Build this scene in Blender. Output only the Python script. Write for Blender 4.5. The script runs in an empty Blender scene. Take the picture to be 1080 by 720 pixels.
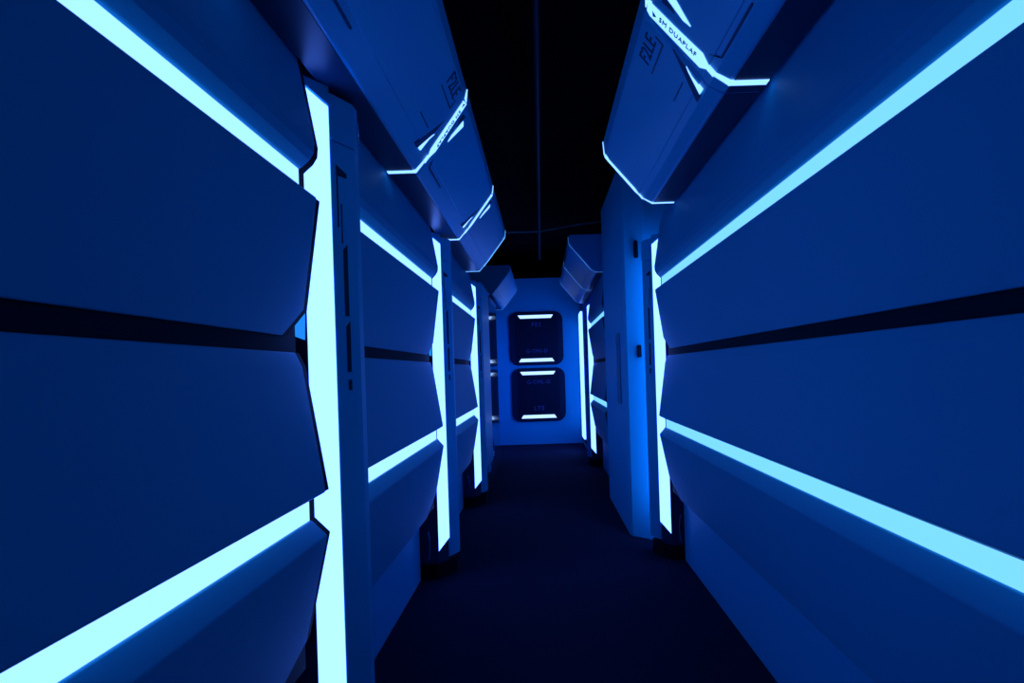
import bpy, bmesh, math
from mathutils import Vector, Matrix

C = bpy.context.scene.collection
CAM_H = 1.36

# ------------------------------------------------------------------ materials
def mat_new(name):
    m = bpy.data.materials.new(name); m.use_nodes = True
    return m, m.node_tree.nodes, m.node_tree.links

def paint(name, col, rough=.45, bump=0.0, scale=60, spec=.5, coat=0.0, metal=0.0, vary=0.0):
    m, n, l = mat_new(name)
    b = n['Principled BSDF']
    b.inputs['Base Color'].default_value = (*col, 1)
    b.inputs['Roughness'].default_value = rough
    b.inputs['Specular IOR Level'].default_value = spec
    b.inputs['Specular Tint'].default_value = (0.10, 0.55, 1.0, 1)
    b.inputs['Metallic'].default_value = metal
    b.inputs['Coat Weight'].default_value = coat
    tc = n.new('ShaderNodeTexCoord')
    if bump:
        t = n.new('ShaderNodeTexNoise'); t.inputs['Scale'].default_value = scale
        t.inputs['Detail'].default_value = 4
        bp = n.new('ShaderNodeBump'); bp.inputs['Strength'].default_value = bump
        bp.inputs['Distance'].default_value = .002
        l.new(tc.outputs['Object'], t.inputs['Vector'])
        l.new(t.outputs['Fac'], bp.inputs['Height']); l.new(bp.outputs['Normal'], b.inputs['Normal'])
    if vary:
        t2 = n.new('ShaderNodeTexNoise'); t2.inputs['Scale'].default_value = 2.5
        t2.inputs['Detail'].default_value = 3
        mr = n.new('ShaderNodeMapRange')
        mr.inputs['To Min'].default_value = max(.02, rough - vary); mr.inputs['To Max'].default_value = rough + vary
        l.new(tc.outputs['Object'], t2.inputs['Vector'])
        l.new(t2.outputs['Fac'], mr.inputs['Value']); l.new(mr.outputs['Result'], b.inputs['Roughness'])
    return m

def glow(name, col, strength):
    m, n, l = mat_new(name)
    n.remove(n['Principled BSDF'])
    e = n.new('ShaderNodeEmission')
    e.inputs['Color'].default_value = (*col, 1); e.inputs['Strength'].default_value = strength
    l.new(e.outputs[0], n['Material Output'].inputs['Surface'])
    return m

BLUE = (0.10, 0.42, 0.80)
M = {
 'panel':   paint('satin_blue_panel', (0.010, 0.35, 0.64), .55, .08, 240, .18),
 'shell':   paint('dark_shell', (0.003, 0.012, 0.03), .7, .05, 60, .1),
 'gasket':  paint('black_rubber', (0.003, 0.005, 0.010), .7, .1, 200, .08),
 'pillar':  paint('blue_pillar', (0.012, 0.52, 0.90), .38, .03, 90, .45),
 'slot':    paint('dark_slot', (0.006, 0.012, 0.04), .4, .03, 60),
 'base':    paint('black_base', (0.004, 0.005, 0.010), .7, .1, 80, .2),
 'plinth':  paint('blue_plinth', (0.012, 0.46, 0.84), .55, .05, 120, .3),
 'duct':    paint('glossy_blue_duct', (0.012, 0.50, 0.90), .34, .03, 40, .4),
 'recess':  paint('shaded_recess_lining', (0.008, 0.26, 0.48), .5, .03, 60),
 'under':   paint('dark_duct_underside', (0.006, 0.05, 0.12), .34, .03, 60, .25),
 'ink':     paint('dark_blue_print', (0.006, 0.07, 0.20), .5, .02, 60, .3),
 'bandink': paint('green_print', (0.01, 0.09, 0.08), .6, .02, 60, .2),
 'wall':    paint('wall_paint', (0.012, 0.50, 0.88), .5, .08, 140, .35),
 'dark':    paint('black_paint', (0.004, 0.004, 0.007), .9, .1, 40, .1),
 'carpet':  paint('dark_carpet', (0.018, 0.022, 0.055), .95, .9, 350, .08),
 'hatch':   paint('black_hatch', (0.004, 0.022, 0.065), .5, .05, 60, .3),
 'hatchin': paint('dark_hatch_door', (0.006, 0.012, 0.036), .45, .05, 60, .3),
 'hatchink':paint('violet_print', (0.10, 0.12, 0.42), .5, .02, 60, .3),
 'chrome':  paint('polished_trim', (0.55, 0.75, 0.95), .12, .01, 40, .5, 0, 1.0),
 'door':    paint('glossy_dark_door', (0.02, 0.09, 0.20), .10, .01, 30, .6, .3),
 'pipe':    paint('dull_pipe', (0.012, 0.03, 0.06), .5, .1, 60),
 'wire':    paint('grey_cable', (0.45, 0.5, 0.6), .5, .1, 60),
}
S = 1.0
M['glow'] = glow('led_diffuser', (0.50, 1.25, 5.8), S)
M['strip'] = glow('led_strip', (0.44, 1.0, 2.5), S)
M['stripcool'] = glow('led_cool_strip', (0.22, 0.76, 1.7), S)
M['glowside'] = glow('led_side_light', (0.5, 2.1, 7.2), S)
M['facetglow'] = glow('lit_facet_glow', (0.015, 0.26, 0.95), S)  # not an LED: emission gives a small facet its lit look
M['hatchglow'] = glow('led_hatch', (0.62, 1.05, 2.0), S)
M['band'] = glow('led_band', (0.40, 0.95, 2.4), S)
M['bandmid'] = glow('led_thin_band', (0.16, 0.58, 1.4), S)
M['bandfar'] = glow('led_faint_band', (0.03, 0.16, 0.6), S)

# ------------------------------------------------------------------ helpers
def link(name, me, m, parent=None, loc=(0, 0, 0), bevel=0.0, seg=2):
    o = bpy.data.objects.new(name, me); C.objects.link(o)
    o.location = loc
    if parent is not None: o.parent = parent
    me.materials.append(m)
    if bevel:
        b = o.modifiers.new('bevel', 'BEVEL'); b.width = bevel; b.segments = seg
        b.limit_method = 'ANGLE'; b.angle_limit = math.radians(28)
    return o

def mk(name, bm, m, root=None, bevel=0.0, seg=2, origin=None):
    """bm is in world coordinates; root is an Empty without rotation."""
    bmesh.ops.recalc_face_normals(bm, faces=bm.faces)
    org = Vector(root['_w']) if root is not None else Vector(origin or (0, 0, 0))
    bmesh.ops.translate(bm, verts=bm.verts, vec=-org)
    me = bpy.data.meshes.new(name); bm.to_mesh(me); bm.free()
    o = link(name, me, m, root, (0, 0, 0) if root is not None else org, bevel, seg)
    o['_w'] = tuple(org)
    return o

def tag(o, label=None, cat=None, group=None, kind=None):
    if label: o['label'] = label
    if cat: o['category'] = cat
    if group: o['group'] = group
    if kind: o['kind'] = kind
    return o

def thing(name, loc, label, cat, group=None):
    o = bpy.data.objects.new(name, None); C.objects.link(o)
    o.empty_display_size = .1
    o.location = loc; o['_w'] = tuple(loc)
    return tag(o, label, cat, group)

def add_box(bm, x0, x1, y0, y1, z0, z1):
    v = [bm.verts.new((x, y, z)) for x in (x0, x1) for y in (y0, y1) for z in (z0, z1)]
    for f in ((0, 1, 3, 2), (4, 6, 7, 5), (0, 4, 5, 1), (2, 3, 7, 6), (0, 2, 6, 4), (1, 5, 7, 3)):
        bm.faces.new([v[i] for i in f])
    return bm

def box(x0, x1, y0, y1, z0, z1):
    return add_box(bmesh.new(), min(x0, x1), max(x0, x1), min(y0, y1), max(y0, y1), z0, z1)

def add_prism(bm, A, B):
    a = [bm.verts.new(p) for p in A]; b = [bm.verts.new(p) for p in B]
    n = len(a)
    bm.faces.new(a); bm.faces.new(b[::-1])
    for i in range(n): bm.faces.new((a[i], b[i], b[(i + 1) % n], a[(i + 1) % n]))
    return bm

def prism(A, B): return add_prism(bmesh.new(), A, B)

def tube(pts, r, seg=10):
    bm = bmesh.new(); rings = []
    P = [Vector(p) for p in pts]
    for i, p in enumerate(P):
        d = (P[min(i + 1, len(P) - 1)] - P[max(i - 1, 0)]).normalized()
        a = d.orthogonal().normalized()
        if rings_ref: a = (rings_ref[0] - d * rings_ref[0].dot(d)).normalized()
        rings_ref[:] = [a]
        b = d.cross(a)
        rings.append([bm.verts.new(p + r * (math.cos(t) * a + math.sin(t) * b))
                      for t in [2 * math.pi * k / seg for k in range(seg)]])
    for q, w in zip(rings, rings[1:]):
        for k in range(seg): bm.faces.new((q[k], q[(k + 1) % seg], w[(k + 1) % seg], w[k]))
    bm.faces.new(rings[0][::-1]); bm.faces.new(rings[-1])
    rings_ref.clear()
    return bm
rings_ref = []

def text_bm(s, size, spacing=1.0):
    cu = bpy.data.curves.new('lettering', 'FONT'); cu.body = s; cu.size = size
    cu.align_x = 'CENTER'; cu.align_y = 'CENTER'; cu.extrude = .0012; cu.space_character = spacing
    cu.resolution_u = 3
    o = bpy.data.objects.new('lettering_source', cu); C.objects.link(o)
    dg = bpy.context.evaluated_depsgraph_get()
    me = bpy.data.meshes.new_from_object(o.evaluated_get(dg))
    bm = bmesh.new(); bm.from_mesh(me)
    bpy.data.objects.remove(o); bpy.data.curves.remove(cu); bpy.data.meshes.remove(me)
    return bm

def basis(origin, ex, ey, ez):
    m = Matrix.Identity(4)
    for i in range(3):
        m[i][0], m[i][1], m[i][2], m[i][3] = ex[i], ey[i], ez[i], origin[i]
    return m

# ------------------------------------------------------------------ setting
def struct(name, bm, m):
    o = mk(name, bm, m); o['kind'] = 'structure'; return o
ENDY = 10.53
struct('floor', box(-2.2, 2.2, -1.2, 11.2, -.08, 0), M['carpet'])
struct('ceiling', box(-2.2, 2.2, -1.2, 11.2, 3.6, 3.7), M['dark'])
struct('wall_left', box(-2.3, -2.2, -1.2, 11.2, 0, 3.6), M['dark'])
struct('wall_right', box(2.2, 2.3, -1.2, 11.2, 0, 3.6), M['dark'])
struct('wall_back', box(-2.2, 2.2, 11.1, 11.2, 0, 3.6), M['dark'])
struct('wall_end', box(-1.9, 1.9, ENDY, ENDY + .12, 0, 3.07), M['wall'])

# ------------------------------------------------------------------ pods
Z_GAP0, Z_GAP1 = 1.436, 1.482
def profile(tier):
    """rows (z, depth out of the face plane, shift of the far edge), from the bottom up: two panels and the strip"""
    low_b = [(.492, -.062, -.30), (.600, -.044, -.065), (.885, 0, 0), (.936, -.038, -.02)]
    low_t = [(.996, -.038, -.02), (1.016, 0, 0), (1.395, -.051, -.02), (Z_GAP0, -.060, -.045)]
    if tier == 'lower': return low_b, low_t
    up_b = [(Z_GAP1, -.062, -.12), (1.565, -.046, -.01), (1.902, 0, 0), (1.922, -.038, -.02)]
    up_t = [(1.982, -.038, -.02), (2.012, -.014, -.007), (2.036, -.003, 0), (2.065, 0, 0), (2.36, -.046, -.015), (2.415, -.055, -.10)]
    return up_b, up_t

def loft(rows, X, sg, u0, back, du=0.0, dd=0.0, dz=0.0):
    """rows of (z, d, u_far) -> solid between the front profile and the back plane"""
    bm = bmesh.new(); R = []
    for i, (z, d, uf) in enumerate(rows):
        if i == 0: z -= dz
        if i == len(rows) - 1: z += dz
        f = X - sg * (d + dd); b = X - sg * back     # sg=+1 right wall (corridor towards -X)
        f = X - sg * max(d + dd, back + .001)
        R.append([bm.verts.new(p) for p in ((f, u0, z), (f, uf + du, z), (b - 0, uf + du, z), (b, u0, z))])
    for a, b in zip(R, R[1:]):
        for k in range(4): bm.faces.new((a[k], a[(k + 1) % 4], b[(k + 1) % 4], b[k]))
    bm.faces.new(R[0]); bm.faces.new(R[-1][::-1])
    return bm

def pod(tier, X, sg, u0, uc, label):
    """X face plane, u0 near end, uc far corner"""
    zb = .49 if tier == 'lower' else 1.459
    zt = 1.459 if tier == 'lower' else 2.42
    back = -.070
    root = thing('sleeping_pod', (X + sg * .5, (u0 + uc) / 2, zb), label, 'sleeping pod', 'wall pods')
    mk('shell', box(X + sg * .074, X + sg * .95, u0, uc - .03, zb, zt), M['shell'], root)
    uc -= .018
    lo, hi = profile(tier)
    for rows in (lo, hi):
        rr = [(z, d, uc + e) for z, d, e in rows]
        mk('panel', loft(rr, X, sg, u0, back), M['panel'], root, .007, 3)
    rr = [(z, d, uc + e) for z, d, e in lo + hi]
    g = mk('gasket', loft(rr, X, sg, u0, back - .002, .036, -.006), M['gasket'], root)
    z0, z1 = lo[-1][0], hi[0][0]
    mk('light_strip', prism([(X + sg * .040, u0, z0 + .002), (X + sg * .040, uc - .032, z0 + .002),
                             (X + sg * .040, uc - .032, z1 - .002), (X + sg * .040, u0, z1 - .002)],
                            [(X + sg * .052, u0, z0 + .002), (X + sg * .052, uc - .032, z0 + .002),
                             (X + sg * .052, uc - .032, z1 - .002), (X + sg * .052, u0, z1 - .002)]),
       M['strip' if sg < 0 else 'stripcool'], root)
    return root

def plinth(X, sg, u0, u1, label):
    root = thing('plinth', (X + sg * .3, (u0 + u1) / 2, 0), label, 'plinth', 'plinths under the pods')
    mk('plinth_board', box(X, X + sg * .62, u0, u1, 0, .486), M['plinth'], root, .006)
    return root

def column(X, sg, yb, label, far_light=False):
    """bar: 45 degree lit chamfer from (X+.063, yb) to (X+.003, yb+.072); pillar bulges out beyond it"""
    Q = lambda d, y, z: (X + sg * d, yb + y, z)
    root = thing('light_column', Q(.15, .05, 0), label, 'light column', 'lit columns between the pods')
    # pillar body
    sec = [(.30, .070), (.026, .070), (.003, .074), (-.010, .095), (-.036, .145), (-.046, .168), (-.046, .212),
           (-.036, .226), (.10, .232), (.30, .232)]
    mk('pillar', prism([Q(d, y, .125) for d, y in sec], [Q(d, y, 2.13) for d, y in sec]), M['pillar'], root, .004, 2)
    mk('cap', prism([Q(d, y, 2.134) for d, y in sec], [Q(d, y, 2.285) for d, y in sec]), M['pillar'], root, .004, 2)
    # back housing behind the bar
    hs = [(.30, -.004), (.067, -.004), (.010, .066), (.30, .066)]
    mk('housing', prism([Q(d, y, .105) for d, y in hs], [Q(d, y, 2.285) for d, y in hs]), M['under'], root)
    bs = [(.063, 0), (.003, .072), (.012, .074), (.072, .004)]
    lp = mk('light_panel', prism([Q(d, y, z) for (d, y), z in zip(bs, (.185, .255, .255, .185))], [Q(d, y, z) for (d, y), z in zip(bs, (2.28, 2.235, 2.235, 2.28))]), M['glow'], root)
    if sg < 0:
        mk('facet_glow', prism([Q(d, -.007, z) for d, z in ((.066, 1.585), (.070, 1.478), (.125, 1.500))], [Q(d, -.002, z) for d, z in ((.066, 1.585), (.070, 1.478), (.125, 1.500))]), M['facetglow'], lp)  # added emissive triangle, stands in for bar light caught on a facet
    fb = [(.30, -.004), (.075, -.004), (.012, .072), (-.022, .140), (-.030, .165), (-.030, .212), (.10, .228), (.30, .228)]
    mk('base', prism([Q(d, y, 0) for d, y in fb], [Q(d, y, .100) for d, y in fb]), M['base'], root, .005)
    hd = [(.063, -.02), (.000, .072), (.012, .074), (.072, .004)]
    mk('header', prism([Q(d, y, z) for (d, y), z in zip(hd, (2.285, 2.24, 2.24, 2.285))], [Q(d, y, 2.30) for d, y in hd]), M['pillar'], root)
    if far_light:
        fs = [(-.020, .229), (.095, .234), (.095, .242), (-.020, .238)]
        mk('light_panel', prism([Q(d, y, .225) for d, y in fs], [Q(d, y, 2.25) for d, y in fs]), M['glowside'], root)
    # slits on the slanted pillar face
    n0 = Vector((-.010, .095)); n1 = Vector((-.036, .145)); t = n1 - n0
    def slit(a0, a1, z0, z1, cut=0.0):
        p0 = n0 + t * a0; p1 = n0 + t * a1
        nn = Vector((-t.y, t.x)).normalized()
        if nn.x > 0: nn = -nn
        q = lambda p, h, z: Q(p.x + nn.x * h, p.y + nn.y * h, z)
        A = [(p0, z0), (p1, z0), (p1, z1), (p0, z1 - cut)]
        return prism([q(p, -.004, z) for p, z in A], [q(p, .0012, z) for p, z in A])
    mk('slit', slit(.30, .62, 1.56, 1.80, .02), M['slot'], root)
    mk('slit', slit(.34, .66, 1.375, 1.545, .02), M['slot'], root)
    mk('slit', slit(.40, .66, 1.315, 1.350), M['slot'], root)
    bm = slit(-.05, .05, 1.85, 2.02)
    for a in (slit(.22, .30, 1.80, 1.93),):
        me = bpy.data.meshes.new('tmp'); a.to_mesh(me); a.free(); bm.from_mesh(me); bpy.data.meshes.remove(me)
    me = bpy.data.meshes.new('tmp'); a = slit(-.05, .72, 2.02, 2.035, -.02); a.to_mesh(me); a.free(); bm.from_mesh(me); bpy.data.meshes.remove(me)
    mk('seam', bm, M['slot'], root)
    # bright corner trims (top of the cap and foot of the housing)
    mk('corner_trim', prism([Q(-.047, .205, 2.16), Q(-.047, .213, 2.15), Q(-.047, .213, 2.245), Q(-.047, .205, 2.235)],
                            [Q(-.050, .205, 2.16), Q(-.050, .213, 2.15), Q(-.050, .213, 2.245), Q(-.050, .205, 2.235)]), M['chrome'], root)
    pts = [Q(.128 - .012 * math.sin(k / 8 * math.pi), -.012, .13 + .19 * k / 8) for k in range(9)]
    mk('corner_trim', tube(pts, .006), M['chrome'], root)
    return root

XL, XR, XF = -.666, .80, .635
KL, KR = -.850, .952
# left wall
for u0, uc, w in ((-.9, 1.735, 'nearest the viewer, running out of the picture'),
                  (2.075, 3.735, 'just past the first glowing column'),
                  (4.075, 5.735, 'between second and third glowing columns')):
    pod('lower', XL, -1, u0, uc, 'lower blue strip-lit pod on the left, ' + w)
    pod('upper', XL, -1, u0, uc, 'upper blue strip-lit pod on the left, ' + w)
plinth(KL, -1, -.9, 1.755, 'low blue plinth board under the nearest left pod')
plinth(KL, -1, 2.04, 3.755, 'low lit blue plinth board under the middle left pod')
plinth(KL, -1, 4.04, 5.755, 'short blue plinth board under the farthest left pod')
column(XL, -1, 1.77, 'tall glowing column with slit pillar, nearest on the left')
column(XL, -1, 3.77, 'second glowing column along the left wall')
column(XL, -1, 5.77, 'third glowing column on the left, beside the dark glossy door')
# right wall
pod('lower', XR, 1, -.9, 3.995, 'lower long blue pod front on the right wall nearest the viewer')
pod('upper', XR, 1, -.9, 3.995, 'upper long blue pod front on the right wall nearest the viewer')
plinth(KR, 1, -.9, 3.985, 'long lit plinth board under the right pod nearest the viewer')
column(XR, 1, 4.0, 'glowing column on the right wall in front of the plain blue partition', True)
pod('lower', XF, 1, 6.02, 7.87, 'lower small pod front at the far right, beyond the partition')
pod('upper', XF, 1, 6.02, 7.87, 'upper small pod front at the far right, beyond the partition')
plinth(XF + .15, 1, 6.02, 7.875, 'plinth board at the far right, beyond the partition')
column(XF, 1, 7.89, 'zigzag-edged glowing column at the far right beyond the partition')

# ------------------------------------------------------------------ black framed light beside the end wall
def framed_light():
    root = thing('framed_light', (.72, 9.7, 0), 'tall straight light bar in black rounded frame beside the end wall', 'light')
    Xf = .66
    def rr(u0, u1, z0, z1, r, x):
        P = []
        for cx, cz, a0 in ((u1 - r, z1 - r, 0), (u0 + r, z1 - r, 90), (u0 + r, z0 + r, 180), (u1 - r, z0 + r, 270)):
            for k in range(5):
                a = math.radians(a0 + k * 22.5)
                P.append((x, cx + r * math.cos(a), cz + r * math.sin(a)))
        return P
    mk('side_panel', box(.70, 1.3, 8.16, 10.5, 0, 2.37), M['pillar'], root, .01)
    mk('frame', prism(rr(9.0, 10.28, .12, 2.37, .10, Xf), rr(9.0, 10.28, .12, 2.37, .10, .698)), M['base'], root, .006)
    mk('light_panel', prism(rr(9.22, 9.72, .22, 2.30, .02, Xf - .03), rr(9.22, 9.72, .22, 2.30, .02, Xf + .01)), M['glow'], root)
    mk('light_panel', box(.672, .72, 10.284, 10.292, .25, 2.3), M['glowside'], root)
framed_light()

# ------------------------------------------------------------------ partition block on the right
pr = thing('partition', (.9, 5.2, 0), 'tall plain blue partition block on the right with dark recessed handle', 'partition')
sec = [(.662, 4.62), (.680, 4.575), (.815, 4.46), (1.5, 4.46), (1.5, 5.98), (.655, 5.98)]
mk('body', prism([(x, y, 0) for x, y in sec], [(x, y, 3.02) for x, y in sec]), M['wall'], pr, .012, 3)
def slot_bm(y0, y1, z0, z1, x0, x1, r=.04):
    P = []
    for cy, cz, a0 in ((y1 - r, z1 - r, 0), (y0 + r, z1 - r, 90), (y0 + r, z0 + r, 180), (y1 - r, z0 + r, 270)):
        for k in range(5):
            a = math.radians(a0 + k * 22.5)
            P.append((cy + r * math.cos(a), cz + r * math.sin(a)))
    return prism([(x0, a, b) for a, b in P], [(x1, a, b) for a, b in P])
hr = mk('handle_recess', slot_bm(4.84, 5.06, 1.05, 1.66, .652, .670), M['recess'], pr)
mk('handle', slot_bm(4.97, 5.02, 1.36, 1.58, .643, .660, .015), M['pillar'], hr)
mk('latch', box(.745, .775, 4.46, 4.50, 1.44, 1.535), M['base'], pr, .005)
mk('door_stop', box(.74, .775, 4.46, 4.50, 2.22, 2.36), M['base'], pr, .015)

# ------------------------------------------------------------------ overhead ducts
SECR = dict(W=1.0, C0=(.690, 2.358), P=(.640, 2.385), Q=(.415, 2.665), T=(.407, 2.735))
SECL = dict(W=-1.0, C0=(-.560, 2.303), P=(-.525, 2.345), Q=(-.318, 2.610), T=(-.312, 2.670))
def shifted(s, dx, dz):
    return {k: (v + dx if k == 'W' else (v[0] + dx, v[1] + dz)) for k, v in s.items()}

def duct(sec, y0, y1, bands, label, plate=True):
    """bands: (y, width, full?, owner?, material); only what lies on this section is built on it"""
    sg = 1 if sec['W'] > 0 else -1
    P = Vector((sec['P'][0], 0, sec['P'][1])); Qv = Vector((sec['Q'][0], 0, sec['Q'][1]))
    es = (Qv - P).normalized(); L = (Qv - P).length
    eu = Vector((0, sg, 0))
    en = eu.cross(es)
    if en.x * sg > 0: en = -en          # out of the face: towards the corridor and down
    root = thing('overhead_duct', (sec['W'] * .95, (y0 + y1) / 2, sec['C0'][1]), label, 'overhead duct', 'angled ducts above the pods')
    z2 = sec['T'][1]; zt = max(2.44, sec['C0'][1] + .02)
    poly = [(sec['W'], sec['C0'][1]), sec['C0'], sec['P'], sec['Q'], sec['T'], (sec['T'][0] + sg * .02, z2 + .02),
            (sec['W'] + sg * .3, z2 + .02), (sec['W'] + sg * .3, zt), (sec['W'], zt)]
    mk('body', prism([(x, y0, z) for x, z in poly], [(x, y1, z) for x, z in poly]), M['duct'], root, .006, 3)
    b0 = sec['C0'][0] + sg * .012; b1 = sec['W'] - sg * .006; zc = sec['C0'][1]
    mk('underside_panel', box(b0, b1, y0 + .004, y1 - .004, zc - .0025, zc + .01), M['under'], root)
    if plate:
        base = Vector((0, (y0 + y1) / 2, 0)); h = (y1 - y0) / 2
        a, b = -h + .012, h - .012
        pts = [(a, .035), (b, .035), (b, L - .055), (b - .05, L - .02), (a, L - .02)]
        mk('cover_plate', prism([P + base + eu * u + es * q - en * .004 for u, q in pts],
                                [P + base + eu * u + es * q + en * .004 for u, q in pts]), M['duct'], root, .003, 2)
    for yb, w, full, owner, mband in bands:
        Yb = Vector((0, yb, 0))
        F = lambda u, q, h: P + eu * u + Yb + es * q + en * h
        def plt(pts, h0, h1): return prism([F(u, q, h0) for u, q in pts], [F(u, q, h1) for u, q in pts])
        def here(u): return y0 < yb + sg * u < y1
        lb = None
        if owner:
            bp = [(-.015 * w, L - .004), (.030 * w, L - .012), (.040 * w, L - .030), (.013 * w, .062), (-.012 * w, .036), (-.012 * w, 0),
                  (-.034 * w, 0), (-.034 * w, .034), (-.056 * w, .076), (-.034 * w, .21)]
            bm = plt(bp, -.002, .0075)
            Tv = Vector((sec['T'][0], 0, sec['T'][1])); C0 = Vector((sec['C0'][0], 0, sec['C0'][1]))
            def seg(A, B, uA, uB, out):
                pts = [(A, uA[0]), (A, uA[1]), (B, uB[1]), (B, uB[0])]
                add_prism(bm, [v + eu * u + Yb + out * .003 for v, u in pts], [v + eu * u + Yb - out * .002 for v, u in pts])
            seg(Qv, Tv, (-.015 * w, .035 * w), (-.022 * w, -.012 * w), Vector((-sg, 0, 0)))
            seg(P, C0, (-.034 * w, -.012 * w), (-.034 * w, -.002 * w), Vector((-sg * .4, 0, -.9)))
            Wv = Vector((sec['W'] - sg * .004, 0, sec['C0'][1]))
            seg(C0, Wv, (-.034 * w, -.002 * w), (-.034 * w, -.002 * w), Vector((0, 0, -2)))
            lb = mk('light_band', bm, M[mband], root)
            if full == 2:
                t = text_bm('SM DUAPLAF', .030, 1.15)
                ex = -(F(.010, .300, 0) - F(-.022, .085, 0)).normalized()
                bmesh.ops.transform(t, matrix=basis(F(-.008, .190, .0085), ex, en.cross(ex), en), verts=t.verts)
                tri = ((.004, .322), (.024, .314), (.012, .300))
                add_prism(t, [F(u, q, .0078) for u, q in tri], [F(u, q, .0095) for u, q in tri])
                mk('lettering', t, M['bandink'], lb)
        if not full: continue
        if here(.11):
            mk('light_chip', plt([(.078, .112), (.095, .075), (.100, .012), (.135, .012), (.092, .095)], -.002, .0068), M['band'], root)
            mk('chip_recess', plt([(.075, .190), (.085, .125), (.140, .006), (.190, .006)], -.002, .0055), M['ink'], root)
        if here(-.11):
            mk('light_chip', plt([(-.108, .285), (-.148, .275), (-.105, .160), (-.095, .195)], -.002, .0068), M['band'], root)
            mk('chip_recess', plt([(-.070, .300), (-.100, .305), (-.092, .250), (-.082, .235)], -.002, .0055), M['ink'], root)
        if full == 2:
            for q in ([(.105, .234), (.315, .236), (.315, .241), (.111, .240), (.111, .280), (.105, .280)],
                      [(.175, .094), (.325, .094), (.325, .099), (.175, .099)],
                      [(-.085, .05), (-.08, .054), (-.115, .013), (-.40, .013), (-.40, .006), (-.12, .006)]):
                if here(q[0][0]): mk('printed_line', plt(q, -.001, .0058), M['ink'], root)
            if here(.215):
                t = text_bm('F2LE', .085, 1.02)
                ex = eu if eu.cross(es).dot(en) > 0 else -eu
                bmesh.ops.transform(t, matrix=basis(F(.215, .292, .0052), ex, es, en), verts=t.verts)
                mk('lettering', t, M['ink'], root)
    return root

SECR['W'] = .83; SECL['W'] = -.695
LB = [(1.22, 1.0, 2), (2.62, .85, 2), (3.99, .62, 1)]
j1, j2, j3 = 1.29, 2.68, 4.035
B = lambda i, own, m='band': (*LB[i], own, m)
duct(SECL, -.9, j1, [B(0, True)], 'left overhead duct nearest the viewer, mostly above the picture')
duct(SECL, j1 + .004, j2, [B(0, False), B(1, True)], 'left overhead duct ending in the first bright slanted band')
duct(SECL, j2 + .004, j3, [B(1, False), B(2, True)], 'left overhead duct between the two slanted light bands')
duct(SECL, j3 + .004, 5.30, [B(2, False), (5.28, .36, 0, True, 'bandmid')], 'last duct of the left row, with thin light edge at its open end')
S4 = shifted(SECL, -.083, .09)
duct(S4, 7.57, 9.46, [(9.445, .22, 0, True, 'bandfar')], 'small plain blue duct hanging at the far left before the end wall')
RB = [(2.03, 1.0, 2), (3.465, .50, 1)]
duct(SECR, -.9, 2.09, [(*RB[0], True, 'band')], 'right overhead duct nearest the viewer, ending in the lettered light band')
duct(SECR, 2.094, 3.49, [(*RB[0], False, 'band'), (3.465, .50, 0, True, 'band')], 'right overhead duct with dark lettering, running up to the partition')
SF = shifted(SECR, -.10, .03); SF['W'] = .672
duct(SF, 6.02, 7.42, [(6.04, .22, 0, True, 'bandfar'), (7.40, .22, 0, True, 'bandfar')], 'small duct at the far right just beyond the partition')
duct(SF, 7.424, 8.85, [(8.83, .22, 0, True, 'bandfar')], 'small duct at the far right nearest the end wall')

# ------------------------------------------------------------------ left: side unit and glossy door beyond the third column
su = thing('side_unit', (-.8, 6.4, 0), 'narrow blue side unit with curved shiny corner trims at the far left', 'cabinet')
mk('body', box(-1.3, -.63, 6.03, 6.83, .30, 2.33), M['pillar'], su, .03, 4)
mk('base', box(-1.3, -.68, 6.03, 6.83, 0, .295), M['base'], su, .005)
for zc, s_ in ((2.24, 1), (.42, -1)):
    pts = [(-.626, 6.72 + .075 * math.cos(math.radians(a)), zc + s_ * (.085 * math.sin(math.radians(a)) - .03)) for a in range(0, 91, 10)]
    pts = [(-.626, pts[0][1], zc - s_ * .14)] + pts
    mk('corner_trim', tube(pts, .011), M['chrome'], su)
mk('foot_block', box(-.68, -.60, 6.05, 6.2, .295, .36), M['plinth'], su, .004)
dr = thing('glossy_door', (-.75, 7.6, 0), 'dark glossy door panel at the far left mirroring the end wall lights', 'door panel')
mk('door_panel', box(-.72, -.676, 6.86, 8.45, .05, 2.36), M['door'], dr, .006)
mk('frame', box(-1.3, -.722, 6.86, 8.45, 0, 2.375), M['base'], dr)
sd = thing('wall_panel', (-1.0, 9.5, 0), 'plain blue side panel joining the left of the end wall', 'panel')
mk('board', box(-1.3, -.90, 8.47, 10.52, 0, 2.38), M['wall'], sd, .006)

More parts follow.
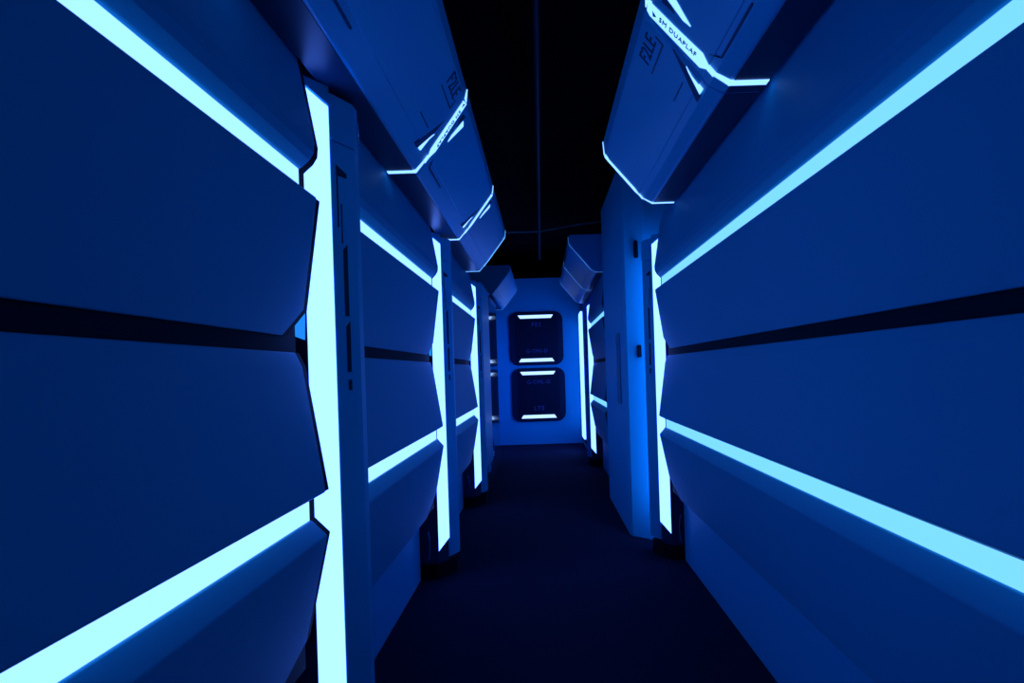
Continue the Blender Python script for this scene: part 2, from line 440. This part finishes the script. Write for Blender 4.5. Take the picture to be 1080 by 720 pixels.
# ------------------------------------------------------------------ end wall hatches
def rrect(x0, x1, z0, z1, r, y):
    P = []
    for cx, cz, a0 in ((x1 - r, z1 - r, 0), (x0 + r, z1 - r, 90), (x0 + r, z0 + r, 180), (x1 - r, z0 + r, 270)):
        for k in range(6):
            a = math.radians(a0 + k * 18)
            P.append((cx + r * math.cos(a), y, cz + r * math.sin(a)))
    return P
def hatch(zc, label, t_top, t_bot, dx):
    root = thing('capsule_hatch', (-.115 + dx, ENDY - .03, zc - .50), label, 'hatch', 'hatches in the end wall')
    x0, x1 = -.61 + dx, .385 + dx; h = .495
    mk('frame', prism(rrect(x0, x1, zc - h, zc + h, .16, ENDY - .035), rrect(x0, x1, zc - h, zc + h, .16, ENDY - .002)), M['hatch'], root, .02, 3)
    dd = mk('door', prism(rrect(x0 + .12, x1 - .10, zc - h + .04, zc + h - .04, .07, ENDY - .045), rrect(x0 + .12, x1 - .10, zc - h + .04, zc + h - .04, .07, ENDY - .02)), M['hatchin'], root, .006)
    for s_, t, hh in ((1, t_top, .052), (-1, t_bot, .05)):
        za, zb = zc + s_ * (h - .065), zc + s_ * (h - .125)
        cx = -.115 + dx
        Y0, Y1 = ENDY - .056, ENDY - .03
        A = [(cx - .325, za), (cx + .325, za), (cx + .285, zb), (cx - .285, zb)]
        mk('light_strip', prism([(x, Y0, z) for x, z in A], [(x, Y1, z) for x, z in A]), M['hatchglow'], dd)
        b = text_bm(t, .095 if len(t) > 3 else .11, 1.15)
        bmesh.ops.transform(b, matrix=basis((cx + .01, ENDY - .047, zc + s_ * (h - (.26 if len(t) > 3 else .245))), Vector((1, 0, 0)), Vector((0, 0, 1)), Vector((0, -1, 0))), verts=b.verts)
        mk('lettering', b, M['hatchink'], dd)
hatch(1.955, 'upper black rounded hatch with two light strips on the end wall', 'PES', 'G-TMI-D', 0)
hatch(.915, 'lower black rounded hatch with two light strips on the end wall', 'G-CML-D', 'LTE', .012)

# ------------------------------------------------------------------ ceiling clutter
o = mk('ceiling_conduit', tube([(.03, -.5, 3.3), (.02, 4, 3.3), (.0, 9.9, 3.3)], .022), M['pipe'], origin=(0, 4, 3.3))
tag(o, 'thin straight conduit running along the middle of the black ceiling', 'pipe')
o = mk('hanging_cable', tube([(-1.4, 7.2, 3.20), (-.5, 7.2, 3.12), (0, 7.2, 3.12), (.5, 7.2, 3.19), (1.4, 7.2, 3.28)], .012), M['wire'], origin=(0, 7.2, 3.1))
tag(o, 'thin cable slung across the dark ceiling from side to side', 'cable')

for o in bpy.data.objects:
    if '_w' in o: del o['_w']

# ------------------------------------------------------------------ world, camera
w = bpy.data.worlds.new('world'); bpy.context.scene.world = w; w.use_nodes = True
w.node_tree.nodes['Background'].inputs['Color'].default_value = (.001, .002, .006, 1)
w.node_tree.nodes['Background'].inputs['Strength'].default_value = 1

cam = bpy.data.cameras.new('camera'); co = bpy.data.objects.new('camera', cam); C.objects.link(co)
cam.sensor_width = 36; cam.lens = 20.0
roll = -.032
co.matrix_world = Matrix.Translation((0, 0, CAM_H)) @ Matrix.Rotation(math.radians(90), 4, 'X') @ Matrix.Rotation(roll, 4, 'Z')
cam.shift_x = -(573 - 540) / 1080
cam.shift_y = (390.5 - 360) / 1080
cam.clip_start = .01
bpy.context.scene.camera = co
vs = bpy.context.scene.view_settings
vs.view_transform = 'Standard'; vs.look = 'None'; vs.gamma = 1; vs.use_curve_mapping = False
vs.exposure = 0.0
